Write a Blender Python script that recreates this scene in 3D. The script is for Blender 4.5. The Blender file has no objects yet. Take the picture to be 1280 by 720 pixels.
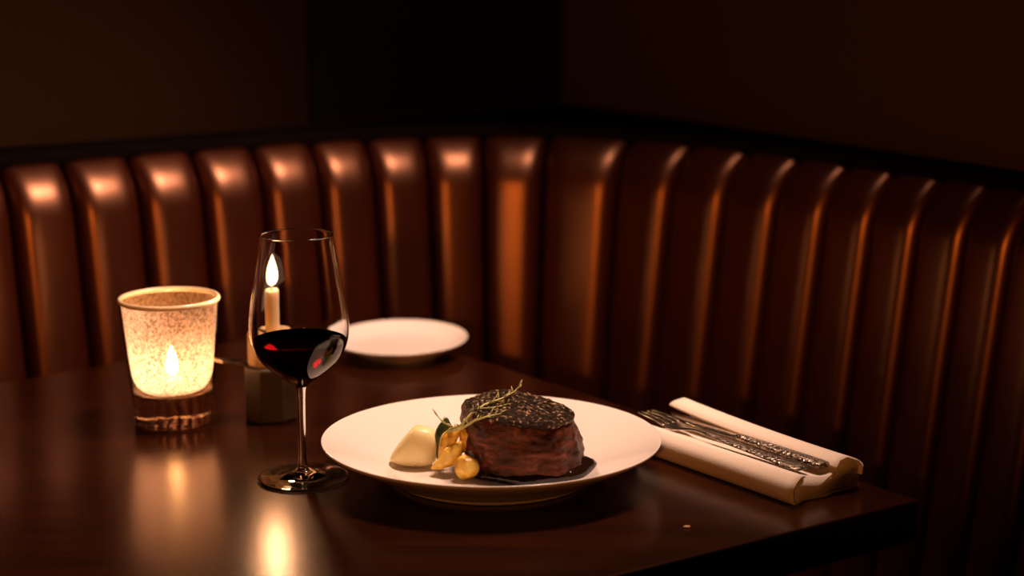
import bpy, bmesh, math, random
from mathutils import Vector, noise
random.seed(7)
C = bpy.context.scene.collection
sc = bpy.context.scene
PI = math.pi
TZ = 0.75                       # height of the table top; object coordinates below are measured from it

# ---------------------------------------------------------------- camera, exposure, world, lamps
cam_d = bpy.data.cameras.new('camera'); cam = bpy.data.objects.new('camera', cam_d); C.objects.link(cam)
cam.location = (0, 0, TZ + 0.388)
cam.rotation_euler = (PI/2 - math.radians(11.658), 0, 0)
cam_d.sensor_width = 36; cam_d.lens = 56.25; cam_d.clip_start = 0.02
cam_d.dof.use_dof = True; cam_d.dof.focus_distance = 1.2; cam_d.dof.aperture_fstop = 3.4
sc.camera = cam
sc.view_settings.view_transform = 'Standard'; sc.view_settings.look = 'None'
sc.view_settings.exposure = 0; sc.view_settings.gamma = 1; sc.view_settings.use_curve_mapping = False
sc.cycles.sample_clamp_indirect = 4.0
sc.cycles.max_bounces = 14; sc.cycles.transmission_bounces = 12; sc.cycles.transparent_max_bounces = 16
sc.cycles.use_denoising = True

w = bpy.data.worlds.new('world'); sc.world = w; w.use_nodes = True
w.node_tree.nodes['Background'].inputs[0].default_value = (1.0, 0.6, 0.3, 1)
w.node_tree.nodes['Background'].inputs[1].default_value = 0.0006

def lamp(name, loc, target, power, color, size, spot=None, blend=0.6):
    d = bpy.data.lights.new(name, 'SPOT' if spot else 'POINT')
    d.energy = power; d.color = color; d.shadow_soft_size = size
    if spot: d.spot_size = math.radians(spot); d.spot_blend = blend
    o = bpy.data.objects.new(name, d); C.objects.link(o)
    o.location = (loc[0], loc[1], loc[2] + TZ)
    o.rotation_euler = (Vector(target) - Vector(loc)).to_track_quat('-Z', 'Y').to_euler()
    return o
# the shaded pendant over the table, and the warm lamp of the aisle behind the camera
lamp('pendant_light', (0.20, 1.38, 1.10), (-0.24, 1.38, 0), 92, (1.0, 0.62, 0.45), 0.10, 70, 0.8)
lamp('aisle_light', (-0.30, -1.1, 0.60), (0.05, 1.9, 0.10), 90, (1.0, 0.32, 0.055), 0.045, 38, 0.6)

# ---------------------------------------------------------------- helpers
def props(o, label=None, cat=None, group=None, kind=None):
    if label: o['label'] = label
    if cat: o['category'] = cat
    if group: o['group'] = group
    if kind: o['kind'] = kind
    return o
def empty(name, loc, rz=0, **k):
    o = bpy.data.objects.new(name, None); C.objects.link(o)
    o.location = (loc[0], loc[1], loc[2] + TZ); o.rotation_euler = (0, 0, rz); o.empty_display_size = 0.02
    return props(o, **k)
def obj(name, verts, faces, mat, parent=None, loc=None, smooth=True, rz=0):
    me = bpy.data.meshes.new(name); me.from_pydata([tuple(v) for v in verts], [], faces); me.validate()
    bm = bmesh.new(); bm.from_mesh(me); bmesh.ops.recalc_face_normals(bm, faces=bm.faces); bm.to_mesh(me); bm.free()
    o = bpy.data.objects.new(name, me); C.objects.link(o)
    if mat: me.materials.append(mat)
    if smooth: me.polygons.foreach_set('use_smooth', [True]*len(me.polygons))
    if parent: o.parent = parent
    elif loc is not None: o.location = (loc[0], loc[1], loc[2] + TZ)
    else: o.location = (0, 0, TZ)
    if loc is not None and parent: o.location = loc
    if rz: o.rotation_euler = (0, 0, rz)
    return o
def open_loops(verts, faces, prof, seg, closed_profile, sy=1.0, twist=0.0, off=(0, 0)):
    base = len(verts); n = len(prof)
    for i in range(seg):
        a = 2*PI*(i+twist)/seg
        for r, z in prof: verts.append((r*math.cos(a)+off[0], r*math.sin(a)*sy+off[1], z))
    for i in range(seg):
        j = (i+1) % seg
        for k in range(n if closed_profile else n-1):
            m = (k+1) % n
            faces.append((base+i*n+k, base+j*n+k, base+j*n+m, base+i*n+m))
def lathe(name, prof, mat, parent=None, loc=None, seg=72, closed=False, sy=1.0, smooth=True, off=(0, 0), twist=0.0):
    v, f = [], []
    open_loops(v, f, prof, seg, closed, sy, twist, off)
    o = obj(name, v, f, mat, parent, loc, smooth)
    bm = bmesh.new(); bm.from_mesh(o.data)
    bmesh.ops.remove_doubles(bm, verts=bm.verts, dist=1e-6)
    bmesh.ops.recalc_face_normals(bm, faces=bm.faces); bm.to_mesh(o.data); bm.free()
    return o
def smooth_prof(pts, sub=6):
    """Catmull-Rom through profile points"""
    out = []
    for i in range(len(pts)-1):
        p0 = pts[max(i-1, 0)]; p1 = pts[i]; p2 = pts[i+1]; p3 = pts[min(i+2, len(pts)-1)]
        for k in range(sub):
            t = k/sub
            out.append(tuple(0.5*((2*b)+(-a+c)*t+(2*a-5*b+4*c-d)*t*t+(-a+3*b-3*c+d)*t**3) for a, b, c, d in zip(p0, p1, p2, p3)))
    out.append(pts[-1]); return out
def prism(name, poly, z0, z1, mat, parent=None, bevel=0.0, loc=None):
    n = len(poly)
    v = [(x, y, z0) for x, y in poly] + [(x, y, z1) for x, y in poly]
    f = [tuple(range(n))[::-1], tuple(range(n, 2*n))] + [(i, (i+1) % n, n+(i+1) % n, n+i) for i in range(n)]
    o = obj(name, v, f, mat, parent, loc, smooth=False)
    if bevel:
        m = o.modifiers.new('bevel', 'BEVEL'); m.width = bevel; m.segments = 3; m.limit_method = 'ANGLE'
    return o
def tube(name, pts, radii, mat, parent=None, loc=None, seg=8, flat=1.0):
    v, f = [], []
    P = [Vector(p) for p in pts]
    for i, p in enumerate(P):
        t = (P[min(i+1, len(P)-1)] - P[max(i-1, 0)]).normalized()
        up = Vector((0, 0, 1)) if abs(t.z) < 0.9 else Vector((0, 1, 0))
        a = t.cross(up).normalized(); b = a.cross(t).normalized()
        r = radii[i] if hasattr(radii, '__len__') else radii
        for k in range(seg):
            th = 2*PI*k/seg; v.append(p + a*r*math.cos(th) + b*r*flat*math.sin(th))
    for i in range(len(P)-1):
        for k in range(seg):
            m = (k+1) % seg; f.append((i*seg+k, i*seg+m, (i+1)*seg+m, (i+1)*seg+k))
    f.append(tuple(range(seg))[::-1]); f.append(tuple(range((len(P)-1)*seg, len(P)*seg)))
    return obj(name, v, f, mat, parent, loc)
def join_into(dst, srcs):
    """merge the geometry of srcs (same parent space) into dst's mesh"""
    bm = bmesh.new(); bm.from_mesh(dst.data)
    for s in srcs: bm.from_mesh(s.data)
    bm.to_mesh(dst.data); bm.free()
    for s in srcs: bpy.data.objects.remove(s)
    return dst
def blob(name, fn, nu, nv, mat, parent=None, loc=None, rz=0):
    """closed surface: fn(u 0..1 around, v 0..1 bottom to top) -> xyz, poles closed"""
    v = [fn(0, 0)]; f = []
    for j in range(1, nv):
        for i in range(nu): v.append(fn(i/nu, j/nv))
    v.append(fn(0, 1)); top = len(v)-1
    for i in range(nu):
        f.append((0, 1+(i+1) % nu, 1+i)); b = 1+(nv-2)*nu; f.append((top, b+i, b+(i+1) % nu))
    for j in range(nv-2):
        for i in range(nu):
            a = 1+j*nu; f.append((a+i, a+(i+1) % nu, a+nu+(i+1) % nu, a+nu+i))
    return obj(name, v, f, mat, parent, loc, rz=rz)

# ---------------------------------------------------------------- materials
def mat(name, base=(0.5, 0.5, 0.5), rough=0.5, metal=0.0, **k):
    m = bpy.data.materials.new(name); m.use_nodes = True
    b = m.node_tree.nodes['Principled BSDF']
    b.inputs['Base Color'].default_value = (*base, 1); b.inputs['Roughness'].default_value = rough; b.inputs['Metallic'].default_value = metal
    for a, val in k.items(): b.inputs[a.replace('_', ' ')].default_value = val
    return m
def N(m, t, **k):
    n = m.node_tree.nodes.new(t)
    for a, v in k.items():
        if a.startswith('i_'): n.inputs[a[2:].replace('_', ' ')].default_value = v
        else: setattr(n, a, v)
    return n
def L(m, a, b): m.node_tree.links.new(a, b)
def P(m): return m.node_tree.nodes['Principled BSDF']
def coords(m, scale=(1, 1, 1)):
    tc = N(m, 'ShaderNodeTexCoord'); mp = N(m, 'ShaderNodeMapping'); mp.inputs['Scale'].default_value = scale
    L(m, tc.outputs['Object'], mp.inputs['Vector']); return mp.outputs['Vector']
def noise_tex(m, scale, detail=4, rough=0.5, vec=None, dist=0.0):
    n = N(m, 'ShaderNodeTexNoise'); n.inputs['Scale'].default_value = scale; n.inputs['Detail'].default_value = detail
    n.inputs['Roughness'].default_value = rough; n.inputs['Distortion'].default_value = dist
    L(m, vec if vec is not None else coords(m), n.inputs['Vector']); return n.outputs['Fac']
def ramp(m, fac, stops):
    r = N(m, 'ShaderNodeValToRGB'); e = r.color_ramp.elements
    while len(e) < len(stops): e.new(0.5)
    for el, (p, c) in zip(e, stops): el.position = p; el.color = (*c, 1) if len(c) == 3 else c
    L(m, fac, r.inputs['Fac']); return r.outputs['Color']
def bump(m, fac, strength=0.3, dist=0.001, to=None):
    b = N(m, 'ShaderNodeBump'); b.inputs['Strength'].default_value = strength; b.inputs['Distance'].default_value = dist
    L(m, fac, b.inputs['Height']); L(m, b.outputs['Normal'], (to or P(m)).inputs['Normal']); return b

M = {}
m = M['wood'] = mat('dark_varnished_wood', rough=0.3, Specular_IOR_Level=0.8, Specular_Tint=(1.0, 0.40, 0.17, 1))
vec = coords(m, (1.5, 26, 26))
g = noise_tex(m, 3, 6, 0.6, vec, 0.6)
L(m, ramp(m, g, [(0.3, (0.005, 0.0009, 0.0003)), (0.7, (0.020, 0.0038, 0.0008))]), P(m).inputs['Base Color'])
r_ = N(m, 'ShaderNodeMapRange'); r_.inputs['To Min'].default_value = 0.18; r_.inputs['To Max'].default_value = 0.29
L(m, noise_tex(m, 7, 5, 0.6), r_.inputs['Value']); L(m, r_.outputs['Result'], P(m).inputs['Roughness'])
bump(m, noise_tex(m, 60, 5, 0.6), 0.08, 0.0006)
M['wood_dark'] = mat('black_wood_and_edge_shade', (0.012, 0.007, 0.004), 0.45)

m = M['leather'] = mat('brown_leather', rough=0.34, IOR=1.56, Specular_IOR_Level=1.0, Specular_Tint=(1.0, 0.46, 0.26, 1))
L(m, ramp(m, noise_tex(m, 9, 4), [(0.3, (0.015, 0.0020, 0.0005)), (0.75, (0.026, 0.0036, 0.0008))]), P(m).inputs['Base Color'])
bump(m, noise_tex(m, 55, 5, 0.6), 0.12, 0.001)
M['rail'] = mat('black_leather_rail', (0.004, 0.0025, 0.0018), 0.9, Specular_IOR_Level=0.0)
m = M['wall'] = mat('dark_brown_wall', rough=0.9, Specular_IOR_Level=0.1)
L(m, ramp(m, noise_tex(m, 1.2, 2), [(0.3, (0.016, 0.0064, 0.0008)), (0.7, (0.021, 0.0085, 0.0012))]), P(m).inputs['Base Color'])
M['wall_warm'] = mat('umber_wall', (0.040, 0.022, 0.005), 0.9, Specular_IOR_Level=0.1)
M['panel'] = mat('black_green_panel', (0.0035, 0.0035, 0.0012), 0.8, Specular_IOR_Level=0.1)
m = M['floor'] = mat('dark_floor', rough=0.6)
L(m, ramp(m, noise_tex(m, 5, 3), [(0.3, (0.02, 0.012, 0.007)), (0.7, (0.035, 0.02, 0.01))]), P(m).inputs['Base Color'])
m = M['ceramic'] = mat('white_ceramic', (0.80, 0.71, 0.64), 0.22, Coat_Weight=0.3, Coat_Roughness=0.05)
bump(m, noise_tex(m, 25, 2), 0.05, 0.001)
m = M['glazed'] = mat('olive_glazed_ceramic', rough=0.5)
L(m, ramp(m, noise_tex(m, 60, 3), [(0.3, (0.026, 0.014, 0.004)), (0.7, (0.042, 0.024, 0.007))]), P(m).inputs['Base Color'])
m = M['wax'] = mat('cream_wax', (0.85, 0.66, 0.42), 0.45, Subsurface_Weight=0.6, Subsurface_Scale=0.006)
P(m).inputs['Subsurface Radius'].default_value = (1, 0.5, 0.25)
M['wax_ceramic'] = mat('cream_ceramic', (0.55, 0.38, 0.20), 0.4)
M['wick'] = mat('burnt_wick', (0.01, 0.008, 0.006), 0.9)
def flame_mat(name, s):
    m = bpy.data.materials.new(name); m.use_nodes = True; nt = m.node_tree; nt.nodes.clear()
    e = N(m, 'ShaderNodeEmission'); e.inputs[0].default_value = (1.0, 0.57, 0.28, 1); e.inputs[1].default_value = s
    o = N(m, 'ShaderNodeOutputMaterial'); L(m, e.outputs[0], o.inputs[0]); return m
M['flame'] = flame_mat('candle_flame', 150); M['votive_flame'] = flame_mat('votive_flame', 150)
def glass_mat(name, col=(1, 1, 1), ior=1.42, rough=0.0):
    m = bpy.data.materials.new(name); m.use_nodes = True; nt = m.node_tree; nt.nodes.clear()
    g = N(m, 'ShaderNodeBsdfGlass'); g.inputs['Color'].default_value = (*col, 1); g.inputs['IOR'].default_value = ior; g.inputs['Roughness'].default_value = rough
    o = N(m, 'ShaderNodeOutputMaterial'); L(m, g.outputs[0], o.inputs[0]); return m
M['glass'] = glass_mat('clear_glass')
M['wine'] = glass_mat('red_wine', (0.10, 0.002, 0.004), 1.34)
M['wine_side'] = glass_mat('red_wine_against_glass', (0.10, 0.002, 0.004), 1.34/1.42)
m = M['base_glass'] = glass_mat('rippled_base_glass', (1.0, 0.93, 0.82), 1.45, 0.03)
gl = [n for n in m.node_tree.nodes if n.type == 'BSDF_GLASS'][0]
bump(m, noise_tex(m, 90, 2), 0.5, 0.002, gl)
# thin clear wall of the votive glass
m = M['thin_glass'] = bpy.data.materials.new('thin_clear_glass'); m.use_nodes = True; m.node_tree.nodes.clear()
tr = N(m, 'ShaderNodeBsdfTransparent'); tr.inputs[0].default_value = (0.97, 0.92, 0.84, 1)
gs = N(m, 'ShaderNodeBsdfGlossy'); gs.inputs['Roughness'].default_value = 0.04
fr = N(m, 'ShaderNodeFresnel'); fr.inputs['IOR'].default_value = 1.45
mx = N(m, 'ShaderNodeMixShader'); L(m, fr.outputs[0], mx.inputs[0]); L(m, tr.outputs[0], mx.inputs[1]); L(m, gs.outputs[0], mx.inputs[2])
o_ = N(m, 'ShaderNodeOutputMaterial'); L(m, mx.outputs[0], o_.inputs[0])
# speckled, part frosted coat inside the votive glass
m = M['mercury'] = bpy.data.materials.new('speckled_frosted_coat'); m.use_nodes = True; m.node_tree.nodes.clear()
tl = N(m, 'ShaderNodeBsdfTranslucent'); tl.inputs[0].default_value = (0.97, 0.78, 0.74, 1)
df = N(m, 'ShaderNodeBsdfDiffuse'); df.inputs[0].default_value = (0.55, 0.33, 0.13, 1)
tp = N(m, 'ShaderNodeBsdfTransparent'); tp.inputs[0].default_value = (0.95, 0.8, 0.55, 1)
dk = N(m, 'ShaderNodeBsdfDiffuse'); dk.inputs[0].default_value = (0.10, 0.045, 0.012, 1)
m1 = N(m, 'ShaderNodeMixShader'); m1.inputs[0].default_value = 0.35; L(m, tl.outputs[0], m1.inputs[1]); L(m, df.outputs[0], m1.inputs[2])
m2 = N(m, 'ShaderNodeMixShader'); L(m, m1.outputs[0], m2.inputs[1]); L(m, tp.outputs[0], m2.inputs[2])
L(m, ramp(m, noise_tex(m, 330, 3, 0.6), [(0.42, (0.08,)*3), (0.62, (0.34,)*3)]), m2.inputs[0])
m3 = N(m, 'ShaderNodeMixShader'); L(m, m2.outputs[0], m3.inputs[1]); L(m, dk.outputs[0], m3.inputs[2])
L(m, ramp(m, noise_tex(m, 520, 2, 0.5, None, 1.2), [(0.47, (0,)*3), (0.57, (0.7,)*3)]), m3.inputs[0])
o_ = N(m, 'ShaderNodeOutputMaterial'); L(m, m3.outputs[0], o_.inputs[0])

m = M['meat'] = mat('roast_beef_side', rough=0.4, Specular_IOR_Level=0.35, Specular_Tint=(1.0, 0.6, 0.4, 1))
v_ = coords(m, (1, 1, 2.2))
L(m, ramp(m, noise_tex(m, 55, 6, 0.65, v_, 0.8), [(0.36, (0.010, 0.003, 0.002)), (0.52, (0.060, 0.014, 0.008)), (0.66, (0.16, 0.040, 0.022)), (0.76, (0.42, 0.11, 0.07))]), P(m).inputs['Base Color'])
bump(m, noise_tex(m, 120, 5, 0.6, v_), 0.6, 0.0015)
m = M['crust'] = mat('peppered_crust', rough=0.3, Specular_IOR_Level=0.35, Specular_Tint=(1.0, 0.7, 0.45, 1))
L(m, ramp(m, noise_tex(m, 330, 2, 0.5), [(0.52, (0.006, 0.003, 0.002)), (0.60, (0.035, 0.014, 0.006)), (0.66, (0.50, 0.33, 0.20))]), P(m).inputs['Base Color'])
bump(m, noise_tex(m, 380, 5, 0.7), 1.0, 0.0025)
m = M['sauce'] = mat('dark_gravy', (0.012, 0.005, 0.003), 0.12)
bump(m, noise_tex(m, 160, 3), 0.5, 0.002)
m = M['potato'] = mat('pale_potato', rough=0.4)
L(m, ramp(m, noise_tex(m, 45, 4), [(0.35, (0.78, 0.66, 0.30)), (0.62, (0.85, 0.74, 0.40)), (0.75, (0.6, 0.36, 0.06))]), P(m).inputs['Base Color'])
m = M['roast'] = mat('golden_roast_vegetable', rough=0.38)
L(m, ramp(m, noise_tex(m, 85, 5, 0.6), [(0.30, (0.10, 0.035, 0.006)), (0.42, (0.66, 0.33, 0.03)), (0.58, (0.90, 0.62, 0.10)), (0.8, (0.9, 0.75, 0.3))]), P(m).inputs['Base Color'])
bump(m, noise_tex(m, 110, 4), 0.5, 0.0015)
m = M['leaf'] = mat('dark_green_leaf', rough=0.35)
L(m, ramp(m, noise_tex(m, 90, 3), [(0.35, (0.008, 0.018, 0.008)), (0.7, (0.035, 0.06, 0.015))]), P(m).inputs['Base Color'])
M['herb'] = mat('olive_herb', (0.42, 0.40, 0.14), 0.45)
m = M['linen'] = mat('white_linen', (0.84, 0.72, 0.60), 0.85, Sheen_Weight=0.2)
wv = noise_tex(m, 700, 2); bump(m, wv, 0.25, 0.0006)
m = M['silver'] = mat('polished_silver', (0.72, 0.62, 0.52), 0.2, 1.0)
bump(m, noise_tex(m, 240, 3), 0.35, 0.001)
m = M['silver_worn'] = mat('chased_silver', rough=0.32, metal=1.0)
L(m, ramp(m, noise_tex(m, 500, 2, 0.5, None, 1.5), [(0.44, (0.05, 0.03, 0.02)), (0.56, (0.62, 0.50, 0.40))]), P(m).inputs['Base Color'])
bump(m, noise_tex(m, 420, 2, 0.5), 0.9, 0.0015)
M['metal_dark'] = mat('dark_iron', (0.06, 0.04, 0.025), 0.3, 0.8)
M['crumb'] = mat('bread_crumb', (0.7, 0.4, 0.2), 0.7)

# ---------------------------------------------------------------- the room
def wall(name, a, b, z0, z1, th, material):
    a = Vector(a); b = Vector(b); d = (b-a).normalized(); n = Vector((-d.y, d.x))*th
    o = prism(name, [a, b, b+n, a+n], z0, z1, material); props(o, kind='structure'); return o
CORNER = Vector((0.066, 2.285))
DL = Vector((-0.7485, -0.6631)); DR = Vector((0.4920, -0.8706))
prism('floor', [(-3.2, -3.2), (3.2, -3.2), (3.2, 3.2), (-3.2, 3.2)], -TZ-0.1, -TZ, M['floor'])['kind'] = 'structure'
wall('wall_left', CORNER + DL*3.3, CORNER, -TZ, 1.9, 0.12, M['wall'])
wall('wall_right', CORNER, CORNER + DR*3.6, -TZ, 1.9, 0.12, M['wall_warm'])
# unseen board added behind the camera to keep the aisle lamp off the table
wall('lamp_blocker', (-1.6, -0.55), (1.6, -0.55), -TZ, 0.46, 0.03, M['wood_dark'])
# near-black panel that finishes the left wall towards the corner (its edge shows as a vertical line)
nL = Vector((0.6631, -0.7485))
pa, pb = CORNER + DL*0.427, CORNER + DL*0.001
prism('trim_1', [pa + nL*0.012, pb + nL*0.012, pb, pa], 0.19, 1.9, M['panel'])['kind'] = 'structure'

# ---------------------------------------------------------------- booth
TOPS = [(-0.5402, 1.6922), (-0.4849, 1.7365), (-0.4250, 1.7850), (-0.3630, 1.8300), (-0.3003, 1.8735), (-0.2363, 1.9130), (-0.1740, 1.9480),
        (-0.1070, 1.9760), (-0.0358, 1.9900), (0.0418, 1.9850), (0.1398, 1.9480), (0.2058, 1.8921), (0.2614, 1.8300), (0.3100, 1.7680),
        (0.3515, 1.7080), (0.3898, 1.6570), (0.4255, 1.6080), (0.4607, 1.5590), (0.4906, 1.5082), (0.5206, 1.4570), (0.5506, 1.4060), (0.5806, 1.3550), (0.6106, 1.3040)]
TOPS = [(-0.7190, 1.5580), (-0.6590, 1.6030), (-0.5990, 1.6480)] + TOPS
TOPS = [Vector(p)*0.954 for p in TOPS]
booth = empty('booth_bench', (0.05, 1.75, -TZ), label='curved brown leather corner booth with vertical padded channels behind the table', cat='booth')
BO = Vector((0.05, 1.75, -TZ))
def tangents(pts):
    return [(pts[min(i+1, len(pts)-1)] - pts[max(i-1, 0)]).normalized() for i in range(len(pts))]
TT = tangents(TOPS)
def nrm(t): return Vector((t.y, -t.x))           # towards the diners
def recline(z): return max(0.0, (0.18 - z))*0.13
def channel(k):
    A, B = TOPS[k], TOPS[k+1]; nA, nB = nrm(TT[k]), nrm(TT[k+1]); wd = (B-A).length
    nc = nrm((B-A).normalized())
    verts, faces = [], []; nt = 18
    zs = [-0.34, -0.25, -0.17, -0.10, -0.04, 0.02, 0.07, 0.105]
    rows = None
    for i in range(nt+1):
        t = i/nt
        t2 = 0.035 + 0.93*(0.5-0.5*math.cos(PI*t))
        h = math.sqrt(max(0.0, 1-abs((t2-0.5)/0.465)**4.2)) * (0.92+0.08*math.sin(PI*t))
        bul = min(0.026, 0.30*wd)*h
        base = A.lerp(B, t2); n = nA.lerp(nB, t2).normalized()
        col = []
        for z in zs:
            p = base + n*recline(z) + nc*bul; col.append((p.x, p.y, z))
        for a in range(0, 10):                      # the channel leans back in a wide curve towards the rail
            th = a/9*math.radians(54)
            q = bul*(1-0.2*a/9); z = 0.1265 + 0.066*math.sin(th)
            p = base + n*recline(z) + nc*q - n*0.066*(1-math.cos(th)); col.append((p.x, p.y, z))
        p = base - n*0.055; col.append((p.x, p.y, 0.175)); col.append((p.x, p.y, -0.34))
        rows = len(col); verts += col
    verts = [(x-BO.x, y-BO.y, z-BO.z) for x, y, z in verts]
    for i in range(nt):
        for j in range(rows):
            m2 = (j+1) % rows
            faces.append((i*rows+j, (i+1)*rows+j, (i+1)*rows+m2, i*rows+m2))
    faces.append(tuple(range(rows))); faces.append(tuple(range(nt*rows, (nt+1)*rows))[::-1])
    obj('backrest_channel', verts, faces, M['leather'], booth, loc=(0, 0, 0))
for k in range(len(TOPS)-1): channel(k)
REAR = [(-0.90, 1.415), (-0.549, 1.711), (-0.2495, 1.935), (-0.0426, 2.136), (0.0675, 2.25), (0.2228, 2.000), (0.3463, 1.7726), (0.485, 1.519), (0.68, 1.16)]
front = [p - nrm(t)*0.010 for p, t in zip(TOPS, TT)]
poly = [(p[0]-BO.x, p[1]-BO.y) for p in front] + [(x-BO.x, y-BO.y) for x, y in REAR[::-1]]
prism('top_rail', poly, 0.174+TZ, 0.190+TZ, M['rail'], booth, bevel=0.006, loc=(0, 0, 0))['label'] = 'black padded top rail'
rear_low = [(p[0]-BO.x, p[1]-BO.y) for p in REAR[::-1]]
back = [p - nrm(t)*0.056 for p, t in zip(TOPS, TT)]
prism('back_frame', [(p[0]-BO.x, p[1]-BO.y) for p in back] + rear_low, 0.0, 0.172+TZ, M['wood_dark'], booth, loc=(0, 0, 0))
seat_back = [p + nrm(t)*0.03 for p, t in zip(TOPS, TT)]
sf = [Vector((-0.40, 1.13)), Vector((0.055, 1.55)), Vector((0.33, 1.10))]
prism('seat_cushion', [(p[0]-BO.x, p[1]-BO.y) for p in seat_back] + [(p.x-BO.x, p.y-BO.y) for p in sf[::-1]], TZ-0.42, TZ-0.30, M['leather'], booth, bevel=0.02, loc=(0, 0, 0))
sb2 = [p + nrm(t)*0.0 for p, t in zip(TOPS, TT)]
prism('seat_base', [(p[0]-BO.x, p[1]-BO.y) for p in sb2] + [(p.x-BO.x+0.0, p.y-BO.y+0.04) for p in sf[::-1]], 0.0, TZ-0.42, M['wood_dark'], booth, loc=(0, 0, 0))

# ---------------------------------------------------------------- table
A_ = Vector((0.2976, 1.1138)); fd = Vector((-0.198, -0.1247)).normalized(); rd = Vector((-0.3291, 0.4156)).normalized()
far = Vector((-0.282, 1.6137)); fdd = Vector((-0.7466, -0.6653))
# far right corner: right edge meets far edge
den = rd.x*(-fdd.y) - rd.y*(-fdd.x); dlt = far - A_
s_ = (dlt.x*(-fdd.y) - dlt.y*(-fdd.x))/den
F_ = A_ + rd*s_
G_ = A_ + fd*1.25; H_ = F_ + fdd*1.15
table = empty('dining_table', ((A_.x+H_.x)/2, (A_.y+H_.y)/2, -TZ), label='dark varnished wooden table set for dinner by the booth', cat='table')
TO = Vector(((A_.x+H_.x)/2, (A_.y+H_.y)/2))
prism('tabletop', [(p.x-TO.x, p.y-TO.y) for p in (A_, F_, H_, G_)], TZ-0.032, TZ, M['wood'], table, bevel=0.0015, loc=(0, 0, 0))
tt_ = bpy.data.objects['tabletop']; tt_.data.materials.append(M['wood_dark'])  # edge faces coloured near-black to stand in for shade along the table side
for p_ in tt_.data.polygons:
    if abs(p_.normal.z) < 0.5: p_.material_index = 1
lathe('pedestal', smooth_prof([(0.0, 0.0), (0.24, 0.0), (0.24, 0.02), (0.06, 0.05), (0.04, 0.12), (0.04, 0.6), (0.07, TZ-0.04), (0.16, TZ-0.032), (0, TZ-0.032)], 5), M['wood_dark'], table, loc=(0, 0, 0), seg=40)

# ---------------------------------------------------------------- plates
def plate(name, x, y, R, prof, label, rot=0, sy=1.0):
    e = lathe(name, smooth_prof(prof, 5), M['ceramic'], loc=(x, y, 0.0005), seg=128, closed=False, sy=sy)
    props(e, label, 'plate'); return e
PX, PY = -0.0158, 1.171
plate('dinner_plate', PX, PY, 0.1287, [(0, 0.0065), (0.045, 0.0065), (0.072, 0.0072), (0.082, 0.0105), (0.098, 0.0172), (0.118, 0.0262), (0.1265, 0.0300), (0.1287, 0.0307), (0.1289, 0.0292), (0.1265, 0.0272), (0.116, 0.0215), (0.098, 0.0125), (0.086, 0.0055), (0.078, 0.0030), (0.076, 0.0), (0.073, 0.0), (0.071, 0.0028), (0.04, 0.0032), (0, 0.0032)],
      'large round white plate with the steak on it', sy=0.925)
BX, BY = -0.1126, 1.562
plate('bread_plate', BX, BY, 0.0675, [(0, 0.0055), (0.03, 0.0055), (0.046, 0.0062), (0.056, 0.0092), (0.0645, 0.0138), (0.0675, 0.0158), (0.0678, 0.0146), (0.064, 0.0115), (0.054, 0.0060), (0.046, 0.0030), (0.043, 0.0), (0.040, 0.0), (0.038, 0.0024), (0, 0.0026)],
      'small empty white plate behind the wine glass', sy=1.12)

# ---------------------------------------------------------------- steak and garnish
SX, SY = 0.0035, 1.1675; SZ = 0.0078
def outline(a):      # slightly lumpy round outline
    return 1 + 0.035*math.cos(2*a+0.6) + 0.02*math.cos(3*a-1.1) + 0.012*math.sin(5*a)
steak = empty('beef_steak', (SX, SY, SZ), label='thick round seared steak on the large plate', cat='steak')
def wobble(x, y, z, amp, sc_=60): return amp*noise.noise(Vector((x*sc_, y*sc_, z*sc_+3.1)))
def topz(x, y):      # top surface, higher at the back left, drooping to the front right
    return 0.0500 - 0.0030*math.hypot(x, y)**2/0.0016 - 0.09*(x+0.01) + 0.02*y + 0.0035*math.exp(-((x+0.010)**2+(y-0.022)**2)/0.00035)
def body(u, v):
    a = 2*PI*u
    if v < 0.12: s = v/0.12; r = 0.0445*s; z = 0.0
    elif v > 0.86: s = (1-v)/0.14; r = 0.0405*min(1, s); z = None
    else:
        s = (v-0.12)/0.74; r = 0.0445 - 0.0035*s + 0.0022*math.sin(PI*s); z = s
    r *= outline(a); x, y = r*math.cos(a), r*math.sin(a)*0.93
    if z is None: zz = topz(x, y) - 0.001
    elif z == 0.0 or v < 0.12: zz = 0.0
    else: zz = z*(topz(x, y) - 0.0035)
    k = 1 + (wobble(x, y, zz, 0.06, 60) + wobble(x, y, zz, 0.03, 220) if v >= 0.12 and r > 0.03 else 0)
    return (x*k*0.97 + (1-zz/0.045)*0.0075, y*k*0.97, zz)
blob('meat', body, 96, 60, M['meat'], steak, loc=(0, 0, 0))
def crust(u, v):
    a = 2*PI*u
    if v < 0.4: r = 0.0385*v/0.4; up = 0
    elif v > 0.6: r = 0.0408*(1-v)/0.4; up = 1
    else: r = 0.0385 + 0.0023*math.sin((v-0.4)/0.2*PI/2) ; up = (v-0.4)/0.2
    r *= outline(a); x, y = r*math.cos(a), r*math.sin(a)*0.93
    z = topz(x, y) - 0.0045*(1-up) + (0.0012 if up == 1 else 0)
    if up > 0: z += wobble(x, y, 0, 0.0016, 130) + wobble(x, y, 1, 0.0012, 330)
    x += 0.0018
    if r > 0.034: z -= 0.0015*(r-0.034)/0.009 - wobble(x, y, 2, 0.0018, 160)*(1-up)
    return (x, y, z)
blob('crust', crust, 110, 50, M['crust'], steak, loc=(0, 0, 0))['label'] = 'black peppered crust'
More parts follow.
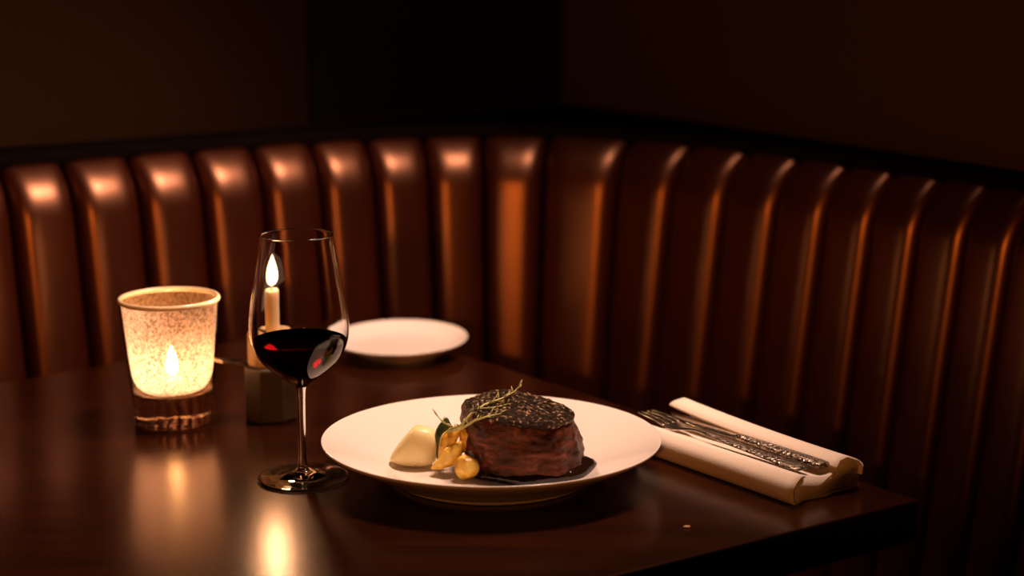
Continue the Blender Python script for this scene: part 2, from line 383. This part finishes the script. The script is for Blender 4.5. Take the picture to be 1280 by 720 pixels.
def sauce(u, v):
    a = 2*PI*u; o = 1 + 0.10*math.sin(2*a+2.2) + 0.07*math.sin(3*a+0.7) + 0.03*math.sin(7*a)
    rr = 0.0495*o
    if v < 0.5: s = v/0.5; z = 0
    else: s = (1-v)/0.5; z = 0.0115*math.sqrt(max(0, 1-s*s))*(1+0.25*noise.noise(Vector((s*6*math.cos(a), s*6*math.sin(a), 0))))
    return (rr*s*math.cos(a), rr*s*math.sin(a)*0.86, z)
props(blob('gravy', sauce, 90, 24, M['sauce'], loc=(SX+0.0070, SY-0.003, 0.0082)), 'dark glossy gravy pooled under the steak', 'sauce')

# pale potato wedge, flat sided, leaning on the plate
def wedge(u, v):
    a = 2*PI*u; s = math.sin(PI*v)**0.55; z = -math.cos(PI*v)
    x = 0.0195*s*math.copysign(abs(math.cos(a))**0.75, math.cos(a)); y = 0.012*s*math.copysign(abs(math.sin(a))**0.8, math.sin(a))
    h = 0.004 + 0.0115*min(1, max(0, (x+0.0195)/0.039)*2.0)**0.8
    return (x, y, h*(1+z))
props(blob('potato_wedge', wedge, 48, 28, M['potato'], loc=(-0.0740, 1.172, 0.0078), rz=-0.15), 'pale creamy potato wedge, leftmost of the vegetables on the large plate', 'potato')
def petal(name, x, y, z, ln, wd, th, tilt, rz, material, label, cat, curve=0.25, rx=0.0):
    def fn(u, v):
        a = 2*PI*u; t = v; r = math.sin(PI*t**0.8)**0.75 if 0 < t < 1 else 0
        return (wd*r*math.cos(a) + curve*ln*(t-0.5)**2, th*r*math.sin(a) + wobble(math.cos(a), math.sin(a), t*3, 0.0012, 2), ln*(t-0.5))
    o = blob(name, fn, 28, 24, material, loc=(x, y, z)); o.rotation_euler = (rx, tilt, rz); props(o, label, cat); return o
def piece(name, p0, p1, wd, th, material, label, cat, bend=0.12, cut=0.0):
    """tapered petal from p0 (foot) to p1 (tip), bowed to the right"""
    p0 = Vector(p0); p1 = Vector(p1); d = p1-p0; ln = d.length; d = d/ln
    a1 = Vector((0, -1, 0)); a1 = (a1 - d*a1.dot(d)).normalized(); a2 = d.cross(a1).normalized()
    mid = (p0+p1)/2
    def fn(u, v):
        a = 2*PI*u; r = math.sin(PI*v**1.15)**0.7 if 0 < v < 1 else 0
        w_ = 1 + 0.12*math.sin(9*v+2)
        q = p0 - mid + d*(ln*v) + a2*(wd*r*w_*math.cos(a) + bend*ln*(1-(2*v-1)**2)) + a1*(th*r*math.sin(a))
        return tuple(q + Vector((0, 0, wobble(math.cos(a), math.sin(a), v*4, 0.0010, 2))))
    return props(blob(name, fn, 30, 28, material, loc=mid), label, cat)
piece('green_bean_pod', (-0.0562, 1.163, 0.0150), (-0.0495, 1.170, 0.0465), 0.0066, 0.0045, M['leaf'], 'dark green leafy vegetable standing between the pale wedge and the golden petals', 'vegetable', 0.03)
piece('roasted_fennel', (-0.0540, 1.154, 0.0125), (-0.0368, 1.160, 0.0440), 0.0056, 0.0055, M['roast'], 'long upright golden petal, tallest of the golden pieces, beside the dark green one', 'vegetable', -0.12)
piece('roasted_fennel', (-0.0610, 1.148, 0.0128), (-0.0375, 1.150, 0.0335), 0.0068, 0.0065, M['roast'], 'broad golden petal lying slanted in front, its tip pointing left', 'vegetable', 0.10)
piece('roasted_fennel', (-0.0375, 1.156, 0.0225), (-0.0290, 1.163, 0.0430), 0.0058, 0.0055, M['roast'], 'short golden piece leaning against the steak under the herb sprig', 'vegetable', -0.05)
def spud(u, v):
    a = 2*PI*u; s = math.sin(PI*v)**0.8; z = -math.cos(PI*v)
    return (0.0095*s*math.cos(a), 0.008*s*math.sin(a), 0.0085*z*(1-0.12*math.cos(a)) + wobble(math.cos(a), math.sin(a), z, 0.001, 1.5))
props(blob('roasted_potato', spud, 36, 24, M['roast'], loc=(-0.0335, 1.1385, 0.0170)), 'small round golden potato at the front left foot of the steak', 'potato')

# herb sprig: a stem over the steak with needle leaves
sprig = empty('herb_sprig', (-0.0480, 1.162, 0.0400), label='thin olive green herb sprig lying across the top of the steak', cat='herb')
def twig(pts, r, leaves, name='stem'):
    Pp = [Vector(p) for p in pts]; rad = [r*(1-0.6*i/(len(Pp)-1)) for i in range(len(Pp))]
    o = tube(name, Pp, rad, M['herb'], sprig, loc=(0, 0, 0), seg=6)
    for q in range(leaves):
        t = (q+0.5)/leaves*(len(Pp)-1); i = min(int(t), len(Pp)-2); p = Pp[i].lerp(Pp[i+1], t-i); d = (Pp[i+1]-Pp[i]).normalized()
        sd = Vector((random.uniform(-1, 1), random.uniform(-1, 1), random.uniform(0.0, 0.9))).normalized()
        e = p + (d*0.8+sd).normalized()*random.uniform(0.004, 0.0075)
        tube('leaf', [p, p.lerp(e, 0.5)+Vector((0, 0, 0.0003)), e], [0.0003, 0.0006, 0.0002], M['herb'], sprig, loc=(0, 0, 0), seg=5)
twig([(0.000, -0.006, 0.000), (0.010, -0.012, 0.0060), (0.018, -0.012, 0.0150), (0.028, -0.004, 0.0200), (0.040, 0.006, 0.0215), (0.050, 0.013, 0.0250), (0.055, 0.016, 0.0300)], 0.0013, 18)
twig([(0.001, -0.008, 0.000), (0.011, -0.020, 0.0060), (0.020, -0.024, 0.0130), (0.030, -0.024, 0.0165), (0.040, -0.021, 0.0175)], 0.0012, 12)
twig([(0.022, -0.010, 0.0180), (0.034, -0.010, 0.0190), (0.046, -0.004, 0.0205)], 0.0009, 8)
twig([(0.004, -0.007, 0.003), (-0.004, -0.004, 0.006), (-0.009, -0.003, 0.012)], 0.0008, 5)

# ---------------------------------------------------------------- wine glass
GX, GY = -0.1589, 1.1633
wg = empty('wine_glass', (GX, GY, 0.0004), label='tall stemmed glass part filled with dark red wine', cat='wine glass')
bo = [(0.0042, 0.0720), (0.0095, 0.0765), (0.0200, 0.0840), (0.0305, 0.0945), (0.0362, 0.1075), (0.0374, 0.1200), (0.0358, 0.1350), (0.0330, 0.1510), (0.0300, 0.1680), (0.0276, 0.1835), (0.0272, 0.1865)]
bi = [(0.0, 0.0775), (0.0080, 0.0790), (0.0190, 0.0860), (0.0294, 0.0960), (0.0350, 0.1080), (0.0362, 0.1200), (0.0347, 0.1350), (0.0320, 0.1510), (0.0291, 0.1680), (0.0267, 0.1835), (0.0263, 0.1865)]
bo_s = smooth_prof(bo, 5); bi_s = smooth_prof(bi, 5)
rim = [(0.0273, 0.1872), (0.0272, 0.1880), (0.02675, 0.1883), (0.0263, 0.1880), (0.0262, 0.1872)]
def inner_r(z):
    for (r0, z0), (r1, z1) in zip(bi_s[:-1], bi_s[1:]):
        if z0 <= z <= z1: return r0 + (r1-r0)*(z-z0)/max(z1-z0, 1e-9)
    return bi_s[0][0]
zt = 0.1085
lathe('bowl', bo_s + rim + [q for q in bi_s[::-1] if q[1] > zt+0.0003] + [(inner_r(zt), zt)], M['glass'], wg, loc=(0, 0, 0), seg=96)
lathe('stem', smooth_prof([(0.0042, 0.0720), (0.0034, 0.0660), (0.0030, 0.0500), (0.0029, 0.0320), (0.0031, 0.0150), (0.0042, 0.0085)], 6), M['glass'], wg, loc=(0, 0, 0), seg=48)
lathe('foot', smooth_prof([(0.0042, 0.0085), (0.0085, 0.0055), (0.0180, 0.0030), (0.0320, 0.0018), (0.0345, 0.0012), (0.0345, 0.0004), (0.0325, 0.0), (0.018, 0.0012), (0.0, 0.0016)], 6), M['glass'], wg, loc=(0, 0, 0), seg=96)
side = [(0.0, 0.0775)] + [(r, z) for r, z in bi_s[1:] if z < zt-0.0006] + [(inner_r(zt), zt)]
wn = lathe('red_wine', side + [(inner_r(zt)-0.0006, zt-0.0007), (inner_r(zt)-0.002, zt-0.0010), (0, zt-0.0010)], M['wine'], loc=(GX, GY, 0.0004), seg=96)
wn.data.materials.append(M['wine_side'])
for p_ in wn.data.polygons:
    r_c = math.hypot(p_.center.x, p_.center.y)
    if not (p_.center.z > zt-0.0011 and r_c < inner_r(zt)-0.0001): p_.material_index = 1
props(wn, 'dark red wine filling the lower half of the stemmed glass', 'wine')

# ---------------------------------------------------------------- candles
def flame(name, parent, base, h, r, material, lean=0.0):
    def fn(u, v):
        a = 2*PI*u; s = (math.sin(PI*min(1, v**0.62))**0.9) if 0 < v < 1 else 0
        return (r*s*math.cos(a) + lean*v*v*h, r*s*math.sin(a), h*v)
    return blob(name, fn, 14, 14, material, parent, loc=base)
CX, CY = -0.2070, 1.3278
holder = empty('candle_holder', (CX, CY, 0.0003), label='dark olive faceted candle holder with a flat thumb handle behind the wine glass', cat='candle holder')
seg = 8
body_prof = [(0.0, 0.0), (0.0225, 0.0), (0.0235, 0.0015), (0.0235, 0.0460), (0.0222, 0.0475), (0.0190, 0.0480), (0.0, 0.0480)]
hb = lathe('body', body_prof, M['glazed'], holder, loc=(0, 0, 0), seg=seg, smooth=False, twist=0.72)
md = hb.modifiers.new('bevel', 'BEVEL'); md.width = 0.0010; md.segments = 2; md.limit_method = 'ANGLE'
so_ = lathe('socket', [(0.0, 0.0480), (0.0180, 0.0480), (0.0188, 0.0500), (0.0186, 0.0740), (0.0178, 0.0762), (0.0162, 0.0764), (0.0150, 0.0750), (0.0095, 0.0735), (0.0080, 0.0725), (0.0080, 0.0500), (0.0, 0.0500)], M['wax_ceramic'], holder, loc=(0, 0, 0), seg=48); so_['label'] = 'cream upper socket'
hv = [(-0.0215, -0.006, 0.046), (-0.0300, -0.0055, 0.0465), (-0.0400, -0.0045, 0.0485), (-0.0480, -0.002, 0.0500), (-0.0480, 0.003, 0.0500), (-0.0400, 0.0055, 0.0485), (-0.0300, 0.0060, 0.0465), (-0.0215, 0.006, 0.046)]
nh = len(hv); vv = hv + [(x, y, z+0.0034) for x, y, z in hv]
ff = [tuple(range(nh))[::-1], tuple(range(nh, 2*nh))] + [(i, (i+1) % nh, nh+(i+1) % nh, nh+i) for i in range(nh)]
ho = obj('handle', vv, ff, M['silver'], holder, loc=(0, 0, 0), smooth=False); ho['label'] = 'flat metal handle'
md = ho.modifiers.new('bevel', 'BEVEL'); md.width = 0.0006; md.segments = 2
candle = empty('candle', (CX, CY, 0.0505), label='lit cream stick candle standing in the faceted holder', cat='candle')
cp = [(0, 0), (0.0070, 0), (0.0074, 0.001), (0.0074, 0.030), (0.0077, 0.055), (0.0077, 0.0600), (0.0068, 0.0618), (0.0045, 0.0612), (0.0, 0.0600)]
def cwax(u, v): return None
co = lathe('wax', cp, M['wax'], candle, loc=(0, 0, 0), seg=40)
tube('wick', [(0, 0, 0.058), (0.0002, 0, 0.0645), (0.0010, 0, 0.0672)], 0.0006, M['wick'], candle, loc=(0, 0, 0), seg=6)
flame('flame', candle, (0.0004, 0, 0.0645), 0.0285, 0.0066, M['flame'], 0.03)

VX, VY = -0.2889, 1.318
vh = empty('votive_glass', (VX, VY, 0.0003), label='speckled frosted tumbler glowing with a lit tea light inside', cat='candle holder')
ro = lambda z: 0.0325 + (0.0420-0.0325)*(z/0.109)
lathe('wall', [(ro(0.0285), 0.0285), (ro(0.05), 0.05), (ro(0.08), 0.08), (ro(0.104), 0.104)], M['thin_glass'], vh, loc=(0, 0, 0), seg=80)
lathe('base', smooth_prof([(0.0, 0.0018), (0.022, 0.0015), (0.0285, 0.0), (0.0320, 0.0008), (0.0332, 0.004), (0.0338, 0.012), (0.0349, 0.0284)], 5) + smooth_prof([(0.0335, 0.0288), (0.029, 0.0285), (0.020, 0.0250), (0.0, 0.0235)], 5), M['base_glass'], vh, loc=(0, 0, 0), seg=64)['label'] = 'thick clear glass base'
lathe('frosted_lining', smooth_prof([(0.0200, 0.0265), (0.0270, 0.0300), (0.0322, 0.0380), (ro(0.05)-0.0022, 0.050), (ro(0.08)-0.0020, 0.080), (ro(0.106)-0.0018, 0.1050)], 5), M['mercury'], vh, loc=(0, 0, 0), seg=80)['label'] = 'frosted golden lining with fine brown speckles'
M['rim'] = mat('frosted_rim', (0.85, 0.66, 0.42), 0.35, Coat_Weight=0.5)
rr = []
for q in range(13):
    a = 2*PI*q/12; rr.append((ro(0.1065)-0.0010+0.0017*math.cos(a), 0.1065+0.0022*math.sin(a)))
lathe('rim', rr, M['rim'], vh, loc=(0, 0, 0), seg=80)
tl_ = empty('tea_light', (VX, VY, 0.0295), label='small lit wax candle inside the speckled tumbler', cat='candle')
lathe('wax', [(0, 0), (0.0150, 0), (0.0165, 0.001), (0.0168, 0.0075), (0.0160, 0.0085), (0, 0.0078)], M['wax'], tl_, loc=(0, 0, 0), seg=40)
tube('wick', [(0, 0, 0.006), (0, 0, 0.0120)], 0.0006, M['wick'], tl_, loc=(0, 0, 0), seg=6)
flame('flame', tl_, (0, 0, 0.0105), 0.027, 0.0052, M['votive_flame'])

# ---------------------------------------------------------------- napkin and cutlery
NU = Vector((0.612, -0.790)); ang = math.atan2(NU.y, NU.x)      # local +x runs towards the near end, local +y to the right edge
N0 = (0.200, 1.100)
napkin = empty('napkin', (N0[0], N0[1], 0.0003), ang, label='folded white cloth napkin with cutlery on it, beside the large plate', cat='napkin')
def extrude_profile(name, prof_fn, x0, x1, nx, material, parent):
    v, f = [], []; n = None
    for i in range(nx+1):
        t = i/nx; x = x0 + (x1-x0)*t; pr = prof_fn(t); n = len(pr)
        for y, z in pr: v.append((x + 0.002*math.sin(y*180+1)*(t*2-1), y, z))
    for i in range(nx):
        for k in range(n): m2 = (k+1) % n; f.append((i*n+k, i*n+m2, (i+1)*n+m2, (i+1)*n+k))
    f.append(tuple(range(n))[::-1]); f.append(tuple(range(nx*n, (nx+1)*n)))
    return obj(name, v, f, material, parent, loc=(0, 0, 0))
def fold_body(t):
    w_ = 0.0012*math.sin(t*7)
    pts = [(0.004, 0.0), (0.068, 0.0), (0.0725, 0.003), (0.0735, 0.010), (0.0715, 0.0175+w_), (0.0650, 0.0225+w_), (0.0570, 0.0215), (0.0510, 0.0165), (0.0430, 0.0150), (0.0330, 0.0155), (0.0240, 0.0170),
           (0.0150, 0.0190+w_), (0.0080, 0.0190+w_), (0.0025, 0.0155), (0.0, 0.010), (0.0008, 0.003)]
    c = smooth_prof(pts + [pts[0]], 4)[:-1]; return c
extrude_profile('cloth', fold_body, -0.158, 0.0, 30, M['linen'], napkin)
def flap(t):          # turned-over right-hand fold, lifting at its far end
    lift = 0.006*(1-t)**2
    up = [(0.0735, 0.0105), (0.0738, 0.0180), (0.0665, 0.0240+lift), (0.0580, 0.0262+lift), (0.0500, 0.0240+lift*1.2), (0.0465, 0.0205+lift*1.3)]
    dn = [(0.0472, 0.0192+lift*1.3), (0.0505, 0.0224+lift*1.2), (0.0580, 0.0246+lift), (0.0655, 0.0224+lift), (0.0722, 0.0172), (0.0722, 0.0105)]
    return smooth_prof(up, 4) + smooth_prof(dn, 4)
extrude_profile('fold', flap, -0.176, 0.0035, 30, M['linen'], napkin)
def flap2(t):
    up = [(0.0150, 0.0196), (0.0130, 0.0208), (0.0100, 0.0216), (0.0060, 0.0208), (0.0005, 0.0160), (-0.0012, 0.0095), (0.0005, 0.003)]
    dn = [(0.0018, 0.003), (0.0003, 0.0095), (0.0020, 0.0152), (0.0066, 0.0192), (0.0100, 0.0200), (0.0126, 0.0193), (0.0148, 0.0184)]
    return smooth_prof(up, 4) + smooth_prof(dn, 4)
extrude_profile('fold', flap2, -0.160, 0.0025, 24, M['linen'], napkin)

def ribbon(pts, th=0.0018):
    """flat tapered bar along x: pts = (x, half width, y centre, z)"""
    v, f = [], []
    for x, hw, yc, z in pts:
        for (a, b) in ((-1, 0), (-0.75, 0.8), (0, 1.0), (0.75, 0.8), (1, 0), (0.7, -0.6), (0, -0.7), (-0.7, -0.6)):
            v.append((x, yc+a*hw, z + b*th/2))
    n = 8
    for i in range(len(pts)-1):
        for k in range(n): m2 = (k+1) % n; f.append((i*n+k, i*n+m2, (i+1)*n+m2, (i+1)*n+k))
    f.append(tuple(range(n))[::-1]); f.append(tuple(range((len(pts)-1)*n, len(pts)*n)))
    return v, f
def local_to_world(x, y): return (N0[0] + NU.x*x - NU.y*y, N0[1] + NU.y*x + NU.x*y)
fx, fy = local_to_world(-0.006, 0.0200)
fork = empty('fork', (fx, fy, 0.0225), ang-0.02, label='silver fork on the napkin with its tines reaching past the far end', cat='fork')
def crv(pts, sub=6): return smooth_prof(pts, sub)
v, f = ribbon(crv([(0.0, 0.0035, 0, 0.0), (-0.004, 0.0078, 0, 0.0), (-0.03, 0.0072, 0, 0.0006), (-0.075, 0.0046, 0, 0.0012), (-0.100, 0.0028, 0, 0.0020)]), 0.0026)
obj('handle', v, f, M['silver_worn'], fork, loc=(0, 0, 0))['label'] = 'chased handle with dark dotted relief'
v, f = ribbon(crv([(-0.0995, 0.0028, 0, 0.0020), (-0.112, 0.0024, 0, 0.0022), (-0.122, 0.0050, 0, 0.0012), (-0.132, 0.0092, 0, 0.0), (-0.142, 0.0098, 0, 0.0008)]), 0.0020)
hd = obj('head', v, f, M['silver'], fork, loc=(0, 0, 0))
for k in range(4):
    yc = -0.0084 + 0.0056*k
    v, f = ribbon(crv([(-0.1415, 0.0013, yc, 0.0008), (-0.152, 0.0012, yc, 0.0026), (-0.166, 0.0010, yc*0.95, 0.0036), (-0.174, 0.0005, yc*0.9, 0.0036)]), 0.0018)
    obj('tine', v, f, M['silver'], fork, loc=(0, 0, 0))
kx, ky = local_to_world(-0.004, 0.0410)
knife = empty('table_knife', (kx, ky, 0.0215), ang, label='silver table knife on the napkin beside the fork, partly under the fold', cat='knife')
v, f = ribbon(crv([(0.0, 0.0040, 0, 0.0), (-0.004, 0.0075, 0, 0.0), (-0.04, 0.0068, 0, 0.0004), (-0.082, 0.0050, 0, 0.0008), (-0.088, 0.0040, 0, 0.0008)]), 0.0052)
obj('handle', v, f, M['silver_worn'], knife, loc=(0, 0, 0))['label'] = 'chased handle with dark dotted relief'
v, f = ribbon(crv([(-0.0875, 0.0034, 0, 0.0008), (-0.095, 0.0060, 0.001, 0.0008), (-0.13, 0.0078, 0.001, 0.0010), (-0.158, 0.0060, 0.003, 0.0012), (-0.170, 0.0010, 0.007, 0.0012)]), 0.0014)
obj('blade', v, f, M['silver'], knife, loc=(0, 0, 0))

def crumb(u, v):
    a = 2*PI*u; s = math.sin(PI*v); return (0.0024*s*math.cos(a)*(1+0.2*math.sin(3*a)), 0.0011*s*math.sin(a), 0.0008*(1-math.cos(PI*v)))
props(blob('crumb', crumb, 14, 8, M['crumb'], loc=(0.1215, 1.0550, 0.0002)), 'tiny pale crumb on the bare table in front of the napkin', 'crumb')
